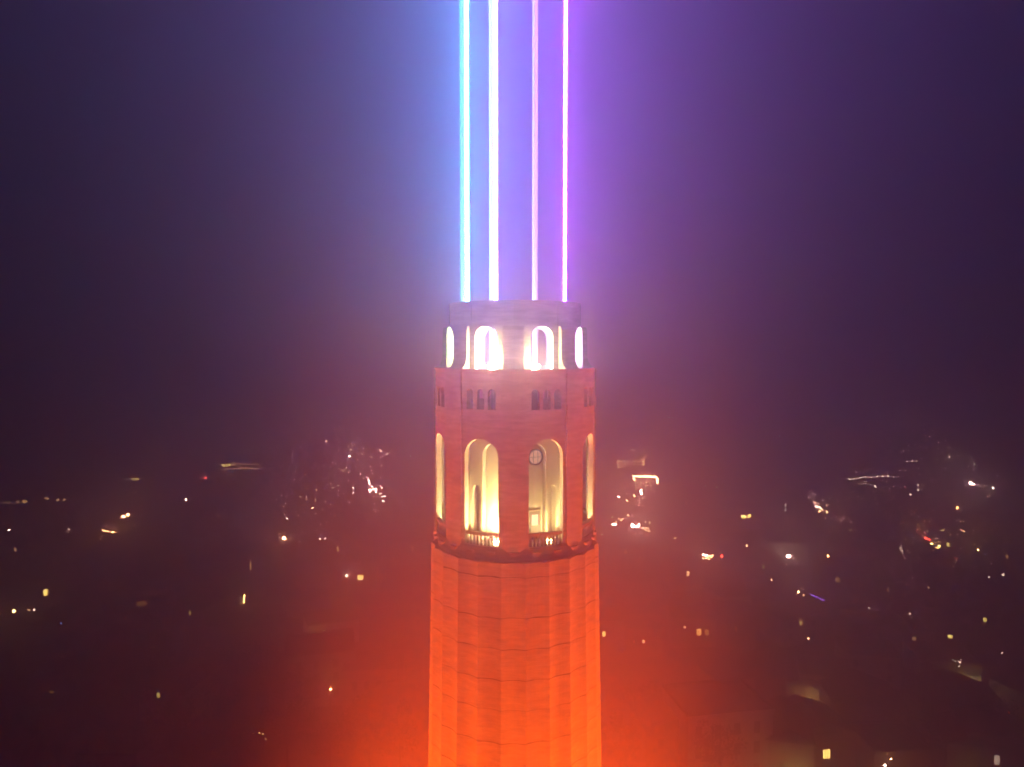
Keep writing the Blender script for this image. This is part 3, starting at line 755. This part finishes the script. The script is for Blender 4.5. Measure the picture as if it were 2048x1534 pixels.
row(((1479, 1006), (1476, 1014)), WARM, .4, 'faint lamp stacked above the yellow windows', 'faint lamps above the yellow windows', .28)
row(((1632, 1012), (1635, 1013), (1639, 1015), (1641, 1016)), WHITE, 2.0, 'white lamp in the slanting bar of lights on the right', 'slanting bar of lamps', .3)
row(((1640, 1021), (1644, 1020), (1638, 1023), (1631, 1005), (1654, 1010), (1654, 1024)), WARM, .9, 'small lamp around the slanting bar of lights', 'lamps around the slanting bar', .26)
# mast with three lamps
p = hit(487, 1249, 1.0); t = empty('lamp_mast', (p.x, p.y, p.z - 1)); tag(t, 'tall mast with three bright lamps one above the other', 'lamp mast')
k = (p - CAM).length / FPX; bm = bmesh.new(); lathe(bm, [(.16, 0), (.09, 72 * k)], 8); link('mast', bm, M['pole'], t)
for dy, dx in ((53, 5.5), (47.5, 4.8), (42, 3.6)):
    bm = bmesh.new(); sph(bm, .2, (dx * k * .55, -.2, dy * k + 1)); link('lamp_globe', bm, gm(YEL, 9 / trans(p), True), t, True)
light_point('lit_rail', 468, 1248, WARM, .6, 'short horizontal strip of light beside the three lamp mast', 'light strip', None, .2, 4, 'bar', (2.0, .3))
light_point('neon_tube', 1625, 1193, VIO, .35, 'thin purple neon tube slanting along the street edge', 'neon tube', None, .2, 3.5, 'bar', (4.0, .14)).rotation_euler = (0, R_(25), 0)
light_point('neon_sign', 1766, 1254, RED, .9, 'tall red vertical neon sign, brighter of two', 'neon sign', None, .2, 5, 'bar', (.35, 2.6))
light_point('neon_sign', 1721, 1268, RED, .35, 'short red vertical neon sign, dimmer of two', 'neon sign', None, .2, 4.5, 'bar', (.25, 1.9))
light_point('tree_lamp', 1343, 1448, WARM, 1.3, 'small lamp shining on a palm like shrub in the orange fog', 'lamp', None, .22, 4)
light_point('tree_lamp', 1345, 1452, WARM, .6, 'lower lamp under the shining shrub in the orange fog', 'lamp', None, .16, 3)
# roof deck party lights
for px, py, col, b, r, lab in ((1822, 1068, BLUE, 1.6, .3, 'square blue light left of the roof deck'), (1851, 1076, RED, 1.6, .22, 'red light at the left end of the roof deck'), (1854, 1077.5, RED, 1.6, .22, 'red light in the middle of the roof deck bar'), (1858, 1079, RED, 2.2, .26, 'red and white light at the right end of the bar'),
   (1863, 1087, YEL, 2.2, .34, 'yellow lantern on the roof deck'), (1862, 1095, BLUE, 1.6, .28, 'blue lantern low on the roof deck'), (1869, 1095, WHITE, 3.2, .3, 'white lantern low on the roof deck'), (1878, 1092, YEL, 1.8, .3, 'yellow lantern right on the roof deck'), (1875, 1096, WARM, 1.6, .24, 'orange lantern right on the roof deck'), (1878, 1102, BLUE, .7, .24, 'violet blue lantern at the deck corner'), (1871, 1099, RED, 1.0, .2, 'pink lantern low on the roof deck')):
    light_point('party_light', px, py, col, b, lab, 'party light', 'coloured lights on the roof deck', r, 4)
# strings of bulbs
def bulb_string(a, c, n, sag, label, r, b, up0=4, up1=4, col=WHITE):
    A, B = hit(a[0], a[1], up0), hit(c[0], c[1], up1)
    t = empty('light_string', A); tag(t, label, 'string lights'); bm = bmesh.new(); pts = []
    for i in range(n):
        u = i / (n - 1); q = A.lerp(B, u) - A; q.z -= sag * 4 * u * (1 - u); pts.append(q)
    for q0, q1 in zip(pts[:-1], pts[1:]):
        r0 = [bm.verts.new(q0 + Vector((0, 0, dz))) for dz in (-.015, .015)]; r1 = [bm.verts.new(q1 + Vector((0, 0, dz))) for dz in (-.015, .015)]
        r2 = [bm.verts.new(v.co + Vector((.03, .02, 0))) for v in r0]; r3 = [bm.verts.new(v.co + Vector((.03, .02, 0))) for v in r1]
        for f in ((r0[0], r1[0], r1[1], r0[1]), (r2[0], r2[1], r3[1], r3[0]), (r0[1], r1[1], r3[1], r2[1]), (r0[0], r2[0], r3[0], r1[0])): bm.faces.new(f)
    link('wire', bm, M['pole'], t); m = gm(col, 2.2 * b / trans(A), False)
    for q in pts:
        bm = bmesh.new(); sph(bm, r, q, 1.0, 6); link('bulb', bm, m, t, True)
bulb_string((1801, 1096), (1822, 1118), 9, .8, 'curved string of white bulbs at the left of the roof deck', .16, 1.0)
bulb_string((1822, 1110), (1856, 1117), 9, .8, 'faint middle string of bulbs over the roof deck', .13, .6)
bulb_string((1843, 1104), (1862, 1114), 7, .3, 'bright short string of bulbs on the roof deck', .15, 1.1)
bulb_string((1848, 1104), (1879, 1111), 9, .8, 'right string of white bulbs over the roof deck', .13, .7)
bulb_string((1921, 1320), (1911, 1356), 11, .2, 'straight hanging string of white bulbs in the right garden', .10, 1.1, 7, 2.5)
bulb_string((1906, 1319), (1921, 1320), 4, .3, 'short string of bulbs at the top of the straight hanging one', .09, .8, 7, 7)
bulb_string((1935, 1364), (1943, 1367), 3, .1, 'tiny string of bulbs under the straight hanging one', .09, .9, 3, 3)
bulb_string((2008, 1372), (2046, 1368), 10, .6, 'string of small bulbs along the garden at the right edge', .08, .7, 3, 3)
# ------------------------------------------------------------------ lamps that wash a few walls; the faint ones are only added fill
def wash(ho, x, y, z, col, e, label):
    p = Matrix.Translation(ho.location) @ Matrix.Rotation(ho.rotation_euler.z, 4, 'Z') @ Vector((x, y, z))
    t = empty('wall_washer', p, ho.rotation_euler.z); tag(t, label, 'wall lamp')
    bm = bmesh.new(); box(bm, -.22, .22, -.14, .14, -z - 1.5, 0); link('housing', bm, M['pole'], t)
    bm = bmesh.new(); box(bm, -.18, .18, -.1, .1, .003, .1); link('lens', bm, gm(col, e, True), t)
for i, x in enumerate((-14, -2, 9)):
    wash(WH, x, -3.2, 1.0, YEL, (800, 1400, 1000)[i], ('first', 'middle', 'last')[i] + ' up light washing the long cream warehouse wall')
wash(GH, 1.0, -2.4, 1.5, YEL, 1100, 'up light washing the gabled yellow wall')
wash(OH, 0, -2.2, 0.3, AMBER, 420, 'amber up light washing the house front on the bottom street')
wash(AH, -0.8, -2.2, 1.0, YEL, 260, 'up light washing the wall with the arched doorway')
wash(GW, 3, -2.6, 1.5, YEL, 900, 'garden lamp washing the pale house beside the string of bulbs')
wash(EH, 0, -1.8, 1.5, YEL, 800, 'up light under the eave of the low hillside wall')
wash(PH, -3, -5, 3.5, AMBER, 420, 'faint amber fill light added before the pale three storey apartment house')  # added fill standing in for the tower's glow on this front
wash(LH, -4.5, -2.5, 2, WARM, 2600, 'lamp washing the end wall of the white low building')
wash(BH, 2, -3, 5, AMBER, 420, 'faint fill light added before the grey block behind the dark trees')  # added fill so the grey front shows through the fog

# ------------------------------------------------------------------ dark houses that fill the slopes between the lights
rh = random.Random(11); spots = []
for i in range(900):
    d = rh.uniform(128, 270); a = R_(rh.uniform(-38, 38))
    x, y = CAM.x + d * math.sin(a), CAM.y + d * math.cos(a)
    if abs(x) < 9 + (y + 43) * .02 and y > 0: continue
    if any((x - q[0]) ** 2 + (y - q[1]) ** 2 < 19 ** 2 for q in spots): continue
    ok = True
    for o in list(COL.objects):
        if o.parent is None and o.type == 'EMPTY' and o.get('category') and o.get('category') != 'tower':
            rr = 13 if 'wall' in [c.name.split('.')[0] for c in o.children] else 5
            if (o.location.x - x) ** 2 + (o.location.y - y) ** 2 < rr * rr: ok = False; break
    if ok: spots.append((x, y, d))
    if len(spots) >= 60: break
for x, y, d in spots:
    z = ground_z(x, y); w, dep, h = rh.uniform(8, 12), rh.uniform(8, 11), rh.uniform(4.5, 7.5)
    gb = rh.choice((0, 0, 1.8)); yaw = rh.choice((0, 12, -12, 20, -20)) + rh.uniform(-4, 4)
    t = empty('dark_house', (x, y, z), R_(yaw)); wl = rh.randrange(5)
    lit_one = rh.random() < .4
    if lit_one: tag(t, 'dark house with one faint lit window, half lost in the fog', 'house', 'dark houses with a faint window on the slopes')
    else: tag(t, 'dark unlit house half lost in the fog on the slope', 'house', 'dark houses on the foggy slopes')
    bm = bmesh.new(); box(bm, -w / 2, w / 2, 0, dep, -3, h); link('wall', bm, WALLS[wl], t)
    bm = bmesh.new()
    if gb:
        v = [bm.verts.new(c) for c in ((-w / 2 - .3, -.3, h + .003), (w / 2 + .3, -.3, h + .003), (0, -.3, h + gb), (-w / 2 - .3, dep + .3, h + .003), (w / 2 + .3, dep + .3, h + .003), (0, dep + .3, h + gb))]
        for f in ((0, 1, 2), (3, 5, 4), (0, 2, 5, 3), (1, 4, 5, 2), (0, 3, 4, 1)): bm.faces.new([v[i] for i in f])
    else: box(bm, -w / 2 - .15, w / 2 + .15, -.15, dep + .15, h + .003, h + .35)
    link('roof', bm, M['roof'], t)
    if lit_one:
        xx = rh.uniform(-.1, .1) * w; bm = bmesh.new(); box(bm, xx - .3, xx + .3, -.03, .02, h - 1.6, h - .6)
        link('lit_window', bm, gm(rh.choice((WARM, YEL, AMBER, WHITE)), rh.choice((.08, .12, .18, .3)) / trans(Vector((x, y, z))), False), t)
    if d < 190:
        for zz in (1.4, 4.2):
            if zz + 1.6 > h: continue
            for xx in (-.3, .3):
                bm = bmesh.new(); box(bm, xx * w - .5, xx * w + .5, -.03, .02, zz, zz + 1.5); link('window', bm, M['glass_dark'], t)
# ------------------------------------------------------------------ trees on the near slope
def make_tree(seed, h):
    rt = random.Random(seed); bm = bmesh.new()
    lathe(bm, [(.32, -1), (.24, h * .25), (.16, h * .5), (.05, h * .8)], 7)
    for i in range(6):
        a = rt.uniform(0, 6.28); z = h * rt.uniform(.3, .55); l = h * rt.uniform(.2, .32)
        p0 = Vector((0, 0, z)); p1 = Vector((math.cos(a) * l, math.sin(a) * l, z + l * .7)); n0 = Vector((-math.sin(a), math.cos(a), 0))
        v = [bm.verts.new(p0 + n0 * .09), bm.verts.new(p0 - n0 * .09), bm.verts.new(p0 + Vector((0, 0, .15))), bm.verts.new(p1)]
        for f in ((0, 1, 3), (1, 2, 3), (2, 0, 3)): bm.faces.new([v[i] for i in f])
    tm = bpy.data.meshes.new('trunk'); bm.to_mesh(tm); bm.free(); tm.materials.append(M['bark'])
    bm = bmesh.new(); cl = []
    for i in range(16):
        a = rt.uniform(0, 6.28); rr = h * .3 * math.sqrt(rt.random()); z = h * rt.uniform(.42, .92); cl.append((rr * math.cos(a), rr * math.sin(a), z, h * rt.uniform(.09, .15)))
    for cx, cy2, cz, cr in cl:
        for i in range(60):
            v = Vector((rt.gauss(0, 1), rt.gauss(0, 1), rt.gauss(0, .8))).normalized() * cr * (rt.random() ** .4)
            p = Vector((cx, cy2, cz)) + v; s_ = rt.uniform(.18, .42)
            e1 = Vector((rt.gauss(0, 1), rt.gauss(0, 1), rt.gauss(0, 1))).normalized() * s_; e2 = e1.cross(Vector((rt.gauss(0, 1), rt.gauss(0, 1), rt.gauss(0, 1)))).normalized() * s_ * .6
            bm.faces.new([bm.verts.new(p + q) for q in (-e1, e2, e1, -e2)])
    cm = bpy.data.meshes.new('crown'); bm.to_mesh(cm); bm.free(); cm.materials.append(M['leaf'])
    return tm, cm
TM = [make_tree(i, hh) for i, hh in enumerate((9, 11, 13))]
for px, py in ((20, 1500), (110, 1480), (200, 1515), (300, 1490), (385, 1520), (60, 1430), (170, 1420), (270, 1410), (350, 1440), (450, 1430), (540, 1400), (480, 1500), (575, 1480), (600, 1400), (660, 1500), (740, 1480), (800, 1510), (440, 1350), (520, 1345), (330, 1350), (1240, 1500), (1290, 1440), (1440, 1520), (1700, 1470), (1880, 1480), (1990, 1460), (2030, 1510), (1480, 1340), (1560, 1410), (1850, 1400)):
    p = hit(px, py, 5); z = ground_z(p.x, p.y)
    t = empty('tree', (p.x, p.y, z), rh.uniform(0, 6)); tag(t, 'dark leafy tree on the foggy slope below the tower', 'tree', 'dark trees on the slope')
    tm, cm = rh.choice(TM); s_ = rh.uniform(.75, 1.1); t.scale = (s_, s_, s_)
    for nm, me in (('trunk', tm), ('crown', cm)):
        o = bpy.data.objects.new(nm, me); COL.objects.link(o); o.parent = t
# ------------------------------------------------------------------ haze
bm = bmesh.new(); box(bm, -530, 530, -140, 740, 5, CAM.z + 90)
m = bpy.data.materials.new('night_fog'); m.use_nodes = True
n = m.node_tree; n.nodes.remove(n.nodes['Principled BSDF'])
pv = n.nodes.new('ShaderNodeVolumePrincipled')
pv.inputs['Color'].default_value = (0.94, 0.67, 0.82, 1); pv.inputs['Density'].default_value = SIG
pv.inputs['Anisotropy'].default_value = 0.78
n.links.new(pv.outputs[0], n.nodes['Material Output'].inputs['Volume'])
hz = link('haze', bm, m); tag(hz, 'thin night fog filling the air over the city', 'haze', kind='stuff')
